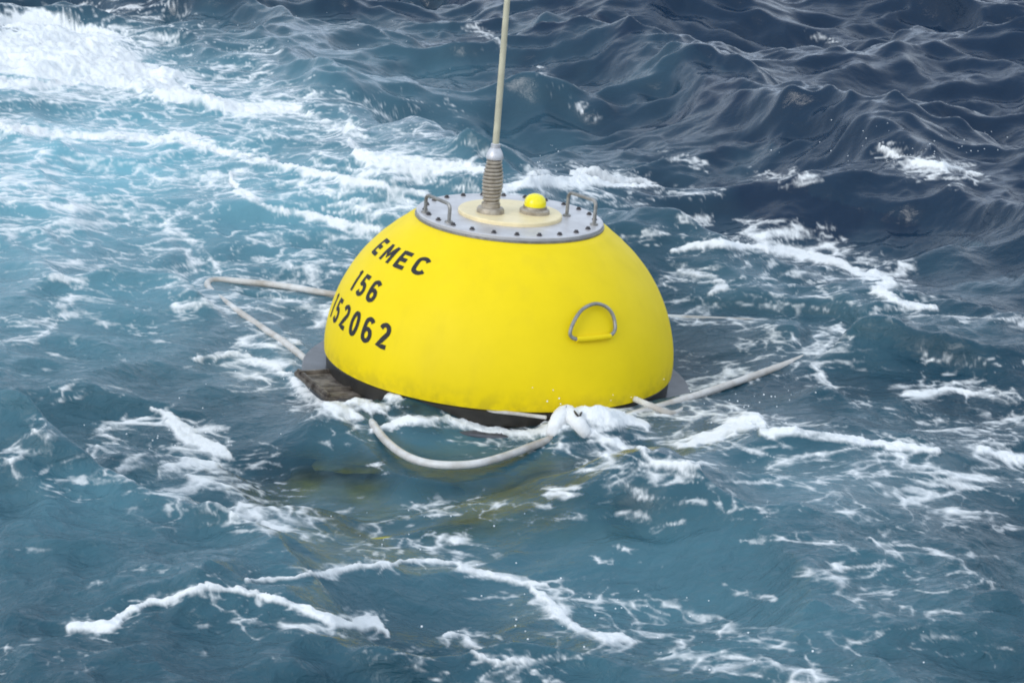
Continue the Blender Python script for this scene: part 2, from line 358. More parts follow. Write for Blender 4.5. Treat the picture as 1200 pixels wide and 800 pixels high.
STROKES = [  # points (photo px), width px, density
    # upper left breaker
    ([(-30, 60, 60), (60, 62, 70), (120, 80, 50), (190, 100, 34), (250, 122, 16)], 60, 1.6),
    ([(-20, 25, 14), (50, 24, 26), (110, 48, 26), (150, 70, 22)], 24, 1.6),
    ([(-20, 95, 16), (60, 100, 16), (130, 82, 22), (200, 112, 24), (300, 130, 12)], 24, 1.5),
    ([(0, 145), (60, 158), (130, 160), (220, 166, 16), (300, 188, 14), (370, 205, 14), (440, 216), (500, 228)], 13, 1.25),
    ([(120, 150), (200, 155), (270, 168), (330, 190)], 9, 1.0),
    ([(240, 100, 8), (290, 62, 14), (320, 70, 12), (290, 95, 18), (240, 108, 12)], 12, .95),
    ([(250, 120, 10), (300, 130, 26), (350, 130, 26), (400, 150, 18), (430, 160)], 18, 1.15),
    ([(330, 115), (390, 110), (440, 130), (470, 150)], 10, .8),
    ([(300, 185, 8), (360, 180, 18), (440, 185, 16)], 12, .9),
    ([(410, 165, 6), (425, 185, 26), (470, 192, 30), (530, 195, 20), (570, 200, 10)], 20, 1.35),
    ([(440, 130), (470, 155), (520, 160), (555, 170)], 9, .85),
    ([(380, 195), (450, 205), (520, 215), (560, 222)], 12, 1.1),
    ([(270, 205, 5), (280, 225, 12), (320, 245, 16), (380, 258, 16), (440, 270, 14)], 14, 1.35),
    ([(320, 215), (380, 222), (440, 240), (480, 245)], 16, 1.05),
    ([(400, 238), (440, 250), (480, 252)], 16, 1.1),
    ([(150, 205), (210, 210), (260, 215)], 8, .7),
    ([(30, 225, 10), (40, 205), (48, 190)], 8, .75),
    ([(-10, 225, 30), (40, 230, 30), (60, 240, 14), (95, 245)], 26, 1.1),
    ([(0, 255, 14), (20, 270)], 16, .8),
    ([(90, 245, 14), (160, 255, 18), (210, 275, 14), (250, 300, 14), (260, 318, 8)], 14, 1.05),
    ([(160, 250), (220, 250), (260, 270)], 10, .9),
    ([(40, 285), (70, 300), (90, 330), (80, 350)], 12, .85),
    ([(200, 345, 10), (215, 360, 26), (240, 355, 14), (270, 365, 8)], 18, 1.05),
    ([(60, 370), (110, 370), (160, 385), (200, 378)], 7, .8),
    ([(0, 372), (35, 380), (75, 368), (45, 395), (0, 402)], 6, .95),
    ([(345, 275), (390, 285), (410, 300)], 12, .85),
    ([(420, 275), (440, 290), (425, 310)], 9, .9),
    ([(280, 300), (340, 310), (400, 320)], 12, .85),
    ([(320, 350), (360, 355), (395, 358)], 9, 1.0),
    ([(365, 385, 6), (385, 370, 14), (395, 360, 8)], 10, 1.1),
    # along the hoop, left and front
    ([(235, 420, 8), (275, 415, 14), (310, 425, 14), (335, 440, 12), (360, 460, 18), (400, 480, 24), (430, 492, 12)], 14, 1.2),
    ([(280, 445), (305, 440), (315, 448)], 9, 1.05),
    ([(285, 400), (300, 400), (320, 405)], 14, 1.0),
    ([(325, 400), (345, 402)], 10, 1.15),
    ([(270, 365), (280, 370), (300, 385), (330, 405), (350, 418)], 5, .9),
    ([(420, 455), (440, 452), (430, 465)], 10, 1.1),
    ([(440, 505, 8), (480, 495, 16), (520, 492, 14), (570, 505, 14), (620, 510, 14), (660, 500, 20)], 14, 1.3),
    ([(520, 520), (550, 520), (570, 525)], 9, 1.0),
    ([(640, 490, 14), (670, 488, 32), (700, 486, 30), (740, 490, 18), (760, 500, 10)], 24, 1.5),
    ([(690, 510, 20), (720, 520, 14), (770, 545, 10), (800, 545, 12), (840, 548, 6)], 14, 1.15),
    ([(660, 520), (700, 535), (690, 515)], 12, 1.1),
    ([(740, 470), (770, 485), (800, 492), (850, 488), (830, 495)], 8, 1.0),
    ([(800, 460), (840, 450), (850, 440)], 12, 1.0),
    ([(800, 524, 10), (840, 515, 20), (880, 492, 20), (890, 488, 14), (900, 505, 18), (960, 512, 16), (1030, 520, 12), (1100, 530, 8)], 16, 1.45),
    ([(830, 470), (870, 480), (880, 490)], 10, .9),
    ([(900, 545), (940, 535), (1000, 525), (1060, 535)], 12, 1.0),
    ([(1080, 520), (1130, 518), (1200, 520)], 8, .95),
    ([(1150, 530), (1200, 540)], 16, 1.25),
    ([(1000, 555), (1050, 575, 18), (1100, 580, 14), (1060, 590)], 14, 1.0),
    ([(1040, 580), (1100, 600), (1170, 610)], 12, .95),
    ([(840, 590), (880, 600), (930, 590), (900, 610)], 10, .8),
    ([(1020, 630), (1060, 655), (1090, 670)], 7, .85),
    ([(1060, 462), (1110, 455, 18), (1150, 460, 12), (1180, 470)], 12, 1.1),
    ([(1150, 490), (1180, 490, 16)], 12, 1.05),
    ([(930, 430), (960, 420), (975, 405), (990, 395)], 9, .95),
    ([(955, 430), (970, 450), (950, 460)], 9, .9),
    ([(870, 405), (920, 400), (960, 390), (980, 385)], 8, .9),
    # right of the buoy
    ([(590, 222, 12), (620, 215, 14), (680, 212, 14), (760, 214, 10)], 13, 1.5),
    ([(765, 222), (800, 226), (850, 230)], 6, .9),
    ([(620, 205, 12), (640, 203, 8)], 10, 1.2),
    ([(730, 278), (770, 275), (830, 278), (900, 290)], 8, .95),
    ([(790, 295, 8), (830, 285, 12), (880, 290, 10), (930, 295, 14), (970, 305, 18), (1000, 320, 20), (1030, 340, 20), (1060, 355, 14), (1095, 362, 8)], 14, 1.4),
    ([(880, 275), (930, 275), (960, 280), (990, 300)], 12, 1.0),
    ([(800, 320), (830, 325, 16), (850, 335, 18), (830, 345, 12)], 14, 1.2),
    ([(770, 330), (800, 318), (840, 312)], 10, 1.0),
    ([(930, 320), (960, 335), (970, 350), (940, 345)], 14, .95),
    ([(1020, 305), (1060, 310), (1050, 325)], 9, .85),
    ([(790, 375), (850, 380), (900, 378)], 6, .9),
    ([(1040, 370), (1120, 370), (1200, 375)], 6, .8),
    ([(800, 255), (830, 258)], 8, .95), ([(880, 200), (910, 210), (930, 205)], 8, .8),
    ([(1030, 170, 6), (1045, 180, 14), (1070, 190, 16), (1110, 198, 14), (1150, 205, 8)], 12, 1.15),
    ([(780, 180), (820, 195)], 8, .75),
    ([(680, 130), (700, 140)], 8, .8), ([(630, 80), (650, 100)], 8, .7), ([(550, 30), (590, 50)], 8, .7),
    ([(725, 315), (760, 350), (775, 330)], 10, .8),
    ([(950, 40), (985, 50)], 6, .6),
    # left middle
    ([(0, 545, 10), (60, 525, 10), (120, 505, 10), (180, 488, 10)], 11, 1.1),
    ([(175, 480, 6), (200, 492, 12), (225, 515, 22), (255, 530, 16), (270, 540, 8)], 14, 1.35),
    ([(60, 565), (110, 555), (160, 535), (210, 520)], 12, .95),
    ([(85, 590, 8), (95, 570, 14), (80, 560)], 14, .8),
    ([(200, 520, 8), (220, 555, 16), (260, 575, 14), (300, 605, 12), (325, 625, 8)], 14, 1.05),
    ([(250, 540), (290, 570), (330, 580), (360, 585)], 10, .9),
    ([(250, 580), (300, 585), (380, 605), (420, 600)], 10, .85),
    ([(60, 455), (85, 450)], 10, .9), ([(130, 450), (155, 460)], 9, .75), ([(40, 420), (70, 412)], 6, .7),
    # bottom
    ([(78, 734, 12), (120, 730, 13), (160, 716, 9), (200, 702, 6), (245, 688, 7), (290, 692, 6), (330, 703, 12), (360, 715, 10), (390, 730, 12), (440, 732, 14), (455, 742, 6)], 10, 1.6),
    ([(250, 690), (260, 710, 16), (290, 725, 18), (340, 738, 12), (370, 740, 6)], 14, .95),
    ([(290, 680), (330, 676), (420, 664), (470, 661), (520, 662), (570, 672), (600, 680), (640, 685)], 6, 1.3),
    ([(520, 750, 6), (540, 748, 9), (560, 765, 9), (580, 772), (620, 770)], 8, 1.15),
    ([(620, 690, 10), (640, 710, 14), (680, 740, 20), (720, 750, 16), (750, 752, 8)], 16, 1.3),
    ([(640, 690), (690, 695), (740, 705), (780, 715)], 12, .85),
    ([(800, 730), (840, 740, 14), (900, 755, 12), (930, 765)], 12, .95),
    ([(770, 770), (830, 765, 18), (890, 775, 14), (950, 790)], 16, .95),
    ([(600, 790), (620, 775, 14), (640, 795)], 14, .9),
    ([(470, 590), (520, 596), (530, 598)], 7, .9), ([(500, 625), (540, 635)], 9, .95),
    ([(400, 625), (450, 645), (520, 640)], 12, .7),
    ([(0, 765), (50, 762)], 7, .9), ([(0, 785), (20, 795)], 14, .85),
    ([(220, 745), (235, 760)], 8, .7), ([(330, 765), (350, 755)], 8, .7),
    ([(560, 745), (640, 765)], 8, .6), ([(930, 670), (990, 680)], 7, .7),
    ([(975, 665), (985, 672)], 9, .9), ([(940, 640), (1010, 650)], 7, .65),
    ([(1000, 700), (1060, 690), (1130, 700)], 9, .75), ([(1100, 640), (1160, 655)], 8, .7),
    ([(980, 770), (1010, 750), (1050, 755)], 9, .7), ([(1140, 745), (1180, 760)], 8, .65),
    ([(1120, 560), (1200, 585)], 10, .75), ([(770, 625), (800, 615)], 5, .9),
    ([(655, 575), (670, 582)], 8, 1.0), ([(440, 545), (450, 555)], 8, .85),
    ([(730, 640), (760, 655)], 6, .6), ([(850, 690), (900, 700)], 7, .6),
    ([(1110, 770), (1160, 775)], 9, .65), ([(700, 655), (780, 665)], 6, .6),
]
STROKES += [
    ([(1000, 470), (1060, 490), (1130, 500), (1190, 515)], 9, .85), ([(1060, 545), (1120, 560), (1190, 560)], 12, .95),
    ([(930, 580), (1000, 600), (1060, 640), (1140, 650)], 10, .8), ([(860, 550), (900, 565), (960, 575)], 9, .9),
    ([(395, 466, 10), (425, 474, 18), (458, 480, 14)], 14, 1.25), ([(415, 440, 8), (432, 448, 16), (452, 460, 16), (470, 466, 8)], 12, 1.3), ([(365, 455), (400, 478), (425, 492)], 18, 1.15),
    ([(1010, 690), (1080, 720), (1150, 715)], 8, .8), ([(880, 640), (930, 625), (990, 640)], 7, .75), ([(430, 770), (480, 760), (530, 790)], 8, .75),
    ([(100, 690), (150, 670), (240, 660)], 6, .6), ([(20, 640), (90, 650)], 6, .55), ([(640, 610), (720, 600), (790, 610)], 6, .55),
    ([(660, 545), (720, 560), (760, 580)], 7, .75), ([(1090, 420), (1140, 430), (1200, 425)], 8, .8), ([(800, 420), (850, 425), (900, 450)], 8, .85)]
for pts, wd, v in STROKES:
    sc = lambda k: [(p[0], p[1], p[2] * k) if len(p) > 2 else p for p in pts]
    v = v * 1.13; k = .66 + .28 * min(1, max(0, (v - .9) / .5)); stroke(D, sc(k), wd * k, v * (1.12 if v > 1.25 else 1))
    stroke(D, sc(2.6), wd * 3.0, min(v, 1.3) * 0.76, 1.5)
for a in [  # broad thin foam: px, py, rx, ry, density
    (70, 60, 120, 36, 1.6), (10, 60, 90, 42, 1.6), (185, 98, 70, 18, 1.4), (90, 90, 190, 55, .98), (60, 180, 240, 110, .74), (200, 200, 260, 90, .74), (400, 200, 190, 90, .74), (330, 170, 190, 85, .66), (420, 230, 150, 60, .75), (80, 250, 150, 50, .7),
    (230, 300, 160, 60, .58), (330, 330, 110, 60, .62), (120, 330, 130, 60, .42), (500, 130, 110, 60, .45),
    (300, 430, 90, 40, .48), (430, 500, 90, 30, .5), (700, 500, 120, 36, .62), (880, 520, 140, 36, .6), (1000, 560, 200, 60, .56),
    (930, 430, 130, 50, .5), (900, 330, 170, 60, .56), (1000, 340, 120, 45, .6), (820, 340, 80, 60, .55), (1090, 200, 70, 24, .55),
    (700, 235, 120, 26, .5), (140, 540, 150, 50, .55), (260, 560, 90, 60, .62), (380, 610, 150, 40, .5), (480, 640, 110, 30, .52),
    (300, 720, 110, 26, .55), (700, 730, 110, 40, .62), (850, 760, 150, 34, .58), (600, 780, 90, 40, .5), (1080, 680, 160, 60, .46),
    (1130, 480, 100, 40, .5), (1100, 590, 150, 40, .55), (560, 60, 120, 60, .3), (640, 110, 120, 50, .38), 
    (600, 690, 90, 26, .5), (350, 270, 160, 40, .6), (780, 560, 150, 40, .42), (1040, 760, 170, 40, .46), (60, 760, 90, 40, .42),
    (60, 430, 150, 50, .36), (560, 590, 160, 40, .36)]:
    patch(D, *a[:4], a[4] + (.10 if a[1] > 480 else .16 if a[0] < 480 and a[1] < 330 else .03), wx=wx, wy=wy)
for a in [  # bubbles below the surface
    (100, 190, 330, 150, 1.0), (330, 230, 260, 110, .8), (120, 330, 230, 130, .6), (60, 90, 190, 60, .8), (120, 580, 170, 60, .5),
    (560, 500, 200, 60, .45), (700, 640, 330, 130, .40), (880, 340, 200, 80, .3), (300, 640, 500, 150, .36), (860, 720, 420, 130, .4),
    (950, 560, 260, 80, .36), (330, 420, 200, 90, .45)]:
    patch(AER, *a[:4], a[4] * (.75 if a[4] <= .5 else 1), wx=wx, wy=wy, power=1.5)
# lacy break-up
YS = Y + 2.0 * H                    # follow the surface up steep faces
q1x = X + 0.12 * fbm(X * 3, YS * 3, 3, 31); q1y = YS + 0.10 * fbm(X * 3, YS * 3, 3, 32)
def ridge(x, y, o, sd, k): return np.exp(-np.abs(fbm(x, y, o, sd)) / k)
lace = ridge(q1x * 2.6, q1y * 3.4, 3, 33, .10)
lace2 = ridge(q1x * 7.5 + .3 * lace, q1y * 9, 2, 36, .11)
lace3 = ridge(q1x * 20, q1y * 22, 2, 38, .13)
fine = fbm(X * 38, YS * 38, 3, 41)
f3 = sstep(1.2, 4.0, 0.05 / DR); fine = fine * f3
patt = 0.80 * lace + 0.90 * lace2 + 0.45 * lace3 * f3 + 0.30 * fine + 0.50 * fbm(X * 1.6, Y * 1.6, 3, 47)
patt = (patt - patt.mean()) / patt.std()
on = sstep(0.12, 0.5, D)
core = sstep(0.72, 1.60, np.minimum(D, 1.65) + 0.22 * patt * on)
veil = sstep(0.34, 1.45, np.minimum(D, 1.1) * 0.98 + 0.28 * patt * on) * 0.74
flk = sstep(0.20, 0.5, fbm(q1x * 9, q1y * 12, 4, 95, 0.62)) * sstep(0.22, 0.6, D + 0.35 * AER + 0.15 * perlin(X, Y, 96) * sstep(.05, .2, D))
FOAM = np.maximum(np.maximum(core, veil), 0.62 * flk)
# foam has body
H += 0.07 * sstep(1.15, 1.7, D) * sstep(1.5, 3.0, Y) * (fbm(X * 3.5, YS * 3.5, 3, 97) + .2 * fine)
H += 0.009 * sstep(0.85, 1.5, D) * core * (0.7 + 0.5 * fine) + 0.003 * core * (0.5 + fine)
AER = np.clip(AER + 0.12 * fbm(X * 2, Y * 2, 3, 51) * (AER > 0.02), 0, 1)
# far/near tint of the open water: greener and paler over the propeller wash in front, navy beyond it
WASH = sstep(3.2, -1.2, Y + 0.35 * X + 0.8 * fbm(X * 0.5, Y * 0.5, 2, 61))

verts = np.stack([X, Y, H], -1).reshape(-1, 3)
idx = np.arange(NA * NR).reshape(NA, NR)
quads = np.stack([idx[:-1, :-1], idx[1:, :-1], idx[1:, 1:], idx[:-1, 1:]], -1).reshape(-1, 4)
# skirts out to the horizon, sampled with the same rim heights
def grid_mesh(name, verts, quads):
    me = bpy.data.meshes.new(name)
    me.vertices.add(len(verts)); me.vertices.foreach_set('co', verts.astype(np.float32).ravel())
    me.loops.add(quads.size); me.loops.foreach_set('vertex_index', quads.astype(np.int32).ravel())
    me.polygons.add(len(quads)); me.polygons.foreach_set('loop_start', np.arange(0, quads.size, 4, dtype=np.int32))
    me.update(calc_edges=True); me.validate()
    return me
rim = np.concatenate([idx[:, -1], idx[-1, -2::-1], idx[-2::-1, 0], idx[0, 1:-1]])     # runs round the fan
rimv = verts[rim]; cen = np.array([CX, CY + 8.0])
extra = [verts]; eq = []; prev = rim; base = len(verts)
for sc in (1.02, 1.05, 1.09, 1.14, 1.2, 1.28, 1.38, 1.5, 1.65, 1.85, 2.1, 2.5, 3.2, 5, 12, 80, 900):
    rv = rimv.copy()
    rv[:, :2] = cen + (rimv[:, :2] - cen) * sc
    g = float(sstep(1.0, 1.14, np.float64(sc)))
    sw = spectrum(rv[:, 0], rv[:, 1]) if sc < 6 else 0 * rv[:, 2]
    rv[:, 2] = rimv[:, 2] * (1 - g) + sw * g
    cur = base + np.arange(len(rim)); base += len(rim); extra.append(rv)
    eq.append(np.stack([prev, np.roll(prev, -1), np.roll(cur, -1), cur], -1)); prev = cur
vall = np.concatenate(extra); qall = np.concatenate([quads[:, ::-1]] + eq)
me = grid_mesh('sea', vall, qall)
def attr(name, f):
    a = me.attributes.new(name, 'FLOAT', 'POINT')
    v = np.zeros(len(vall), np.float32); v[:NA * NR] = f.ravel(); v[NA * NR:] = f.mean() * 0.0 if name != 'wash' else 0.2
    a.data.foreach_set('value', v)
attr('foam', FOAM); attr('bubbles', AER); attr('wash', WASH)
CLEAR = np.zeros_like(H)
REFL_MATS = [(470, 478, 95, 20, .10), (590, 498, 110, 14, .05), (400, 560, 85, 26, .085), (560, 572, 120, 16, .10), (600, 612, 150, 20, .065), (700, 590, 90, 16, .065)]  # olive mats added to tint the water as the buoy's reflection would
for (px, py, rx, ry, dz), v in zip(REFL_MATS, (.88, .8, .88, .6, .6, .5)): patch(CLEAR, px, py, rx * 1.05, ry * 1.2, v, power=1.8)
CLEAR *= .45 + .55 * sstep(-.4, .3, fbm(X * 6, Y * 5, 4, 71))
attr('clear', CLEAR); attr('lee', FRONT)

m = bpy.data.materials.new('sea_water'); m.use_nodes = True; t = m.node_tree; t.nodes.clear()
N = t.nodes.new; L = t.links.new
out = N('ShaderNodeOutputMaterial'); water = N('ShaderNodeBsdfPrincipled'); foam = N('ShaderNodeBsdfPrincipled'); mx = N('ShaderNodeMixShader')
aF = N('ShaderNodeAttribute'); aF.attribute_name = 'foam'; aB = N('ShaderNodeAttribute'); aB.attribute_name = 'bubbles'; aW = N('ShaderNodeAttribute'); aW.attribute_name = 'wash'
geo = N('ShaderNodeNewGeometry')
def mixc(fac, a, b):
    n = N('ShaderNodeMix'); n.data_type = 'RGBA'
    if hasattr(fac, 'links'): L(fac, n.inputs[0])
    else: n.inputs[0].default_value = fac
    for i, c in ((6, a), (7, b)):
        if hasattr(c, 'links'): L(c, n.inputs[i])
        else: n.inputs[i].default_value = (*c, 1)
    return n.outputs[2]
def math_(op, a, b=None, c=None):
    n = N('ShaderNodeMath'); n.operation = op; n.use_clamp = False
    for i, v in enumerate((a, b, c)):
        if v is None: continue
        if hasattr(v, 'links'): L(v, n.inputs[i])
        else: n.inputs[i].default_value = v
    return n.outputs[0]
c1 = mixc(aW.outputs['Fac'], (0.002, 0.017, 0.043), (0.001, 0.034, 0.058))
c2 = mixc(aB.outputs['Fac'], c1, (0.15, 0.35, 0.42))
L(c2, water.inputs['Base Color']); water.inputs['Roughness'].default_value = 0.06; water.inputs['IOR'].default_value = 1.333
mp = N('ShaderNodeMapping'); mp.inputs['Rotation'].default_value = (0, 0, R(14)); mp.inputs['Scale'].default_value = (0.65, 1, 1); L(geo.outputs['Position'], mp.inputs['Vector'])
nz = N('ShaderNodeTexNoise'); nz.inputs['Scale'].default_value = 26; nz.inputs['Detail'].default_value = 6; nz.inputs['Roughness'].default_value = .6; nz.inputs['Distortion'].default_value = .6; L(mp.outputs[0], nz.inputs['Vector'])
aL = N('ShaderNodeAttribute'); aL.attribute_name = 'lee'
bp = N('ShaderNodeBump'); L(math_('MULTIPLY', math_('MULTIPLY_ADD', aL.outputs['Fac'], -0.95, 1.35), math_('MULTIPLY_ADD', aW.outputs['Fac'], 0.75, 0.25)), bp.inputs['Strength']); bp.inputs['Distance'].default_value = 0.012; L(nz.outputs['Fac'], bp.inputs['Height'])
L(bp.outputs[0], water.inputs['Normal'])
nf = N('ShaderNodeTexNoise'); nf.inputs['Scale'].default_value = 95; nf.inputs['Detail'].default_value = 4; nf.inputs['Roughness'].default_value = .7; L(geo.outputs['Position'], nf.inputs['Vector'])
bf = N('ShaderNodeBump'); bf.inputs['Strength'].default_value = 0.6; bf.inputs['Distance'].default_value = 0.012; L(nf.outputs['Fac'], bf.inputs['Height'])
foam.inputs['Base Color'].default_value = (0.80, 0.815, 0.815, 1); foam.inputs['Roughness'].default_value = 0.7; foam.inputs['Specular IOR Level'].default_value = 0.25
L(bf.outputs[0], foam.inputs['Normal'])
# bubbles break the foam's edge up
e = math_('ADD', aF.outputs['Fac'], math_('MULTIPLY', math_('SUBTRACT', nf.outputs['Fac'], 0.5), 0.40))
mr = N('ShaderNodeMapRange'); mr.interpolation_type = 'SMOOTHSTEP'; mr.inputs['From Min'].default_value = 0.06; mr.inputs['From Max'].default_value = 1.02; L(e, mr.inputs['Value'])
gate = N('ShaderNodeMapRange'); gate.inputs['From Min'].default_value = 0.0; gate.inputs['From Max'].default_value = 0.12; L(aF.outputs['Fac'], gate.inputs['Value'])
fac = math_('MULTIPLY', mr.outputs[0], gate.outputs[0])
# see-through patches over the added olive mats, which tint the water like a reflection
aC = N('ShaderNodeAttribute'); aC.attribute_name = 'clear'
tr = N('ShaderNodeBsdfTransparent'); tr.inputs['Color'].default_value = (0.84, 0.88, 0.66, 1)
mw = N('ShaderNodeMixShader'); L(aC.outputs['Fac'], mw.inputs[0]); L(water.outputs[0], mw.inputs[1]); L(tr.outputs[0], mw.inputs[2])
L(fac, mx.inputs[0]); L(mw.outputs[0], mx.inputs[1]); L(foam.outputs[0], mx.inputs[2]); L(mx.outputs[0], out.inputs['Surface'])
sea = link('sea', me, m); sea['kind'] = 'structure'
bm = bmesh.new(); bmesh.ops.create_grid(bm, x_segments=8, y_segments=8, size=40, matrix=Matrix.Translation((0, 20, -3.2)))
deep = from_bm('deep_water', bm, mat('deep_water', (0.006, 0.035, 0.05), 0.8, var=0.3, scale=0.4)); deep['kind'] = 'structure'

# ------------------------------------------------------------------ the buoy
U = 0.55 / 203                      # metres per photo pixel at the buoy
buoy = bpy.data.objects.new('buoy', None); COL.objects.link(buoy)
buoy['label'] = 'yellow domed wave buoy with black lettering, grey lid, whip aerial and white hoop'
buoy['category'] = 'buoy'
BM = Matrix.Rotation(R(4.6), 4, 'Y') @ Matrix.Rotation(R(-0.6), 4, 'X')
buoy.matrix_world = BM
PROF = [(0, .5500), (.03, .5515), (.08, .547), (.14, .534), (.20, .513), (.26, .483), (.31, .449), (.36, .405), (.40, .360), (.43, .322), (.442, .304)]
def prof_r(z):
    zs = [p[0] for p in PROF]; rs = [p[1] for p in PROF]
    for k in range(len(zs) - 1):
        if z <= zs[k + 1]:
            t = (z - zs[k]) / (zs[k + 1] - zs[k])
            p0 = rs[max(k - 1, 0)]; p1 = rs[k]; p2 = rs[k + 1]; p3 = rs[min(k + 2, len(rs) - 1)]
            return 0.5 * (2 * p1 + (p2 - p0) * t + (2 * p0 - 5 * p1 + 4 * p2 - p3) * t * t + (3 * p1 - p0 - 3 * p2 + p3) * t ** 3)
    return rs[-1]
bm = bmesh.new()
lathe(bm, [(.540, -.004)] + [(prof_r(.442 * k / 40), .442 * k / 40) for k in range(41)] + [(.26, .447)], 128)
hull = from_bm('hull', bm, M_YEL, buoy)
bm = bmesh.new()
lathe(bm, [(.535, -.0545), (.541, -.050), (.543, -.03), (.543, -.010), (.538, -.004)], 128)
from_bm('rubber_band', bm, M_BLACK, buoy)
bm = bmesh.new()
lathe(bm, [(.58, -.092), (.612, -.090), (.617, -.086), (.617, -.062), (.612, -.057), (.52, -.055)], 128)
from_bm('flange', bm, M_FLANGE, buoy)
bm = bmesh.new()
lathe(bm, [(.02, -.56), (.2, -.51), (.36, -.41), (.46, -.29), (.52, -.15), (.535, -.091)], 64)
from_bm('lower_hull', bm, M_KEEL, buoy)
# lid
ZT = .462
bm = bmesh.new()
lathe(bm, [(.275, .447), (.288, .448), (.291, .451), (.291, ZT - .003), (.287, ZT)], 96)
lid = from_bm('lid', bm, M_STEEL, buoy)
bm = bmesh.new(); lathe(bm, [(.292, .443), (.295, .444), (.295, .450), (.292, .451)], 96, cap0=False, cap1=False)
from_bm('gasket', bm, M_STEELD, lid)
bmeshbolt = bmesh.new()
lathe(bmeshbolt, [(.0085, ZT), (.0085, ZT + .003), (.0065, ZT + .0035)], 12)
lathe(bmeshbolt, [(.0058, ZT + .003), (.0058, ZT + .0075), (.005, ZT + .008)], 6)
b0 = from_bm('bolt', bmeshbolt, M_BOLT, lid, smooth=False)
NB = 24
for k in range(NB):
    o = b0 if k == 0 else b0.copy()
    if k: COL.objects.link(o); o.parent = lid
    a = 2 * math.pi * (k + 0.3) / NB
    o.location = (.265 * math.cos(a), .265 * math.sin(a), 0); o.rotation_euler = (0, 0, random.random() * 3)
bm = bmesh.new(); lathe(bm, [(.160, ZT - .002), (.162, ZT), (.162, ZT + .009), (.159, ZT + .012)], 96)
cover = from_bm('cover_plate', bm, M_CREAM, lid)
ZP = ZT + .012
# handles
def handle(p0, p1, h, r=.0056):
    p0 = Vector((*p0, ZT)); p1 = Vector((*p1, ZT)); d = (p1 - p0).normalized(); up = Vector((0, 0, 1)); c = .016
    pts = [p0 - up * .002, p0 + up * (h - c)]
    for k in range(1, 6):
        a = k / 5 * math.pi / 2; pts.append(p0 + up * (h - c + c * math.sin(a)) + d * c * (1 - math.cos(a)))
    for k in range(0, 6):
        a = math.pi / 2 - k / 5 * math.pi / 2; pts.append(p1 + up * (h - c + c * math.sin(a)) - d * c * (1 - math.cos(a)))
    pts.append(p1 - up * .002)
    bm = bmesh.new(); tube(bm, pts, r, 10)
    for p in (p0, p1): lathe(bm, [(.013, -.001), (.013, .004), (.009, .006)], 12, Matrix.Translation(p))
    return from_bm('handle', bm, M_STEELD, lid)
handle((-.262, -.060), (-.186, -.170), .056)
handle((.178, .045), (.260, -.050), .076)
# beacon
BX, BY = .075, .0
T = Matrix.Translation((BX, BY, ZP))
bm = bmesh.new(); lathe(bm, [(.047, -.001), (.047, .010), (.043, .014), (.038, .015), (.037, .022)], 40, T)
beacon = from_bm('beacon', bm, M_SPRING, lid)
bm = bmesh.new(); lathe(bm, [(.0335, .020), (.0345, .028), (.034, .036), (.030, .047), (.022, .055), (.011, .0595), (.003, .0605)], 40, T)
from_bm('beacon_lens', bm, M_LENS, beacon)
# aerial: foot, spring, ferrule and whip
AX, AY = -.062, -.040
T = Matrix.Translation((AX, AY, ZP))
bm = bmesh.new(); lathe(bm, [(.043, -.001), (.043, .010), (.039, .016), (.029, .018), (.029, .030), (.020, .032)], 40, T)
foot = from_bm('aerial_foot', bm, M_SPRING, lid)
pts = []
z0, z1, turns = .024, .172, 13
for k in range(turns * 16 + 1):
    u = k / (turns * 16); a = 2 * math.pi * turns * u
    rad = .0195 + .0085 * math.sin(math.pi * min(1, u * 1.08)) ** 1.2
    pts.append((AX + rad * math.cos(a), AY + rad * math.sin(a), ZP + z0 + (z1 - z0) * u))
bm = bmesh.new(); tube(bm, pts, .0054, 7)
spring = from_bm('spring', bm, M_SPRING, foot)
bm = bmesh.new(); lathe(bm, [(.016, .02), (.018, .06), (.022, .1), (.018, .165)], 16, T)
from_bm('spring_core', bm, M_STEELD, foot)
bm = bmesh.new(); lathe(bm, [(.026, .168), (.027, .174), (.024, .186), (.017, .200), (.0145, .202), (.0145, .214), (.012, .216)], 32, T)
from_bm('ferrule', bm, M_FERR, foot)
bm = bmesh.new(); lathe(bm, [(.0102, .205), (.0095, .5), (.0082, 1.0), (.007, 1.5), (.005, 2.0), (.003, 2.01)], 16, T)
from_bm('whip', bm, M_WHIP, foot)

# lettering wrapped on the hull
def arc(cx, cy, rx, ry, a0, a1, n=9):
    return [(cx + rx * math.cos(R(a0 + (a1 - a0) * k / n)), cy + ry * math.sin(R(a0 + (a1 - a0) * k / n))) for k in range(n + 1)]
GLYPH = {   # pen strokes in a box one unit wide and one unit high
    'E': [[(.12, 0), (.12, 1)], [(.12, .91), (.95, .91)], [(.12, .5), (.82, .5)], [(.12, .09), (.95, .09)]],
    'M': [[(.1, 0), (.1, 1)], [(.9, 0), (.9, 1)], [(.12, .97), (.5, .32), (.88, .97)]],
    'C': [arc(.52, .70, .40, .22, 15, 180) + arc(.52, .30, .40, .22, 180, 345)],
    '1': [[(.55, 0), (.55, 1)], [(.55, .93), (.2, .80)]],
    '5': [[(.88, .92), (.2, .92), (.16, .52)] + arc(.48, .32, .40, .25, 120, -150)],
    '6': [arc(.52, .72, .38, .20, 25, 180) + [(.12, .5)] + arc(.5, .30, .38, .23, 180, -180, 16)],
    '2': [arc(.5, .70, .38, .22, 165, -30) + [(.12, .09), (.95, .09)]],
    '0': [arc(.5, .5, .38, .42, 90, 450, 20)],
}
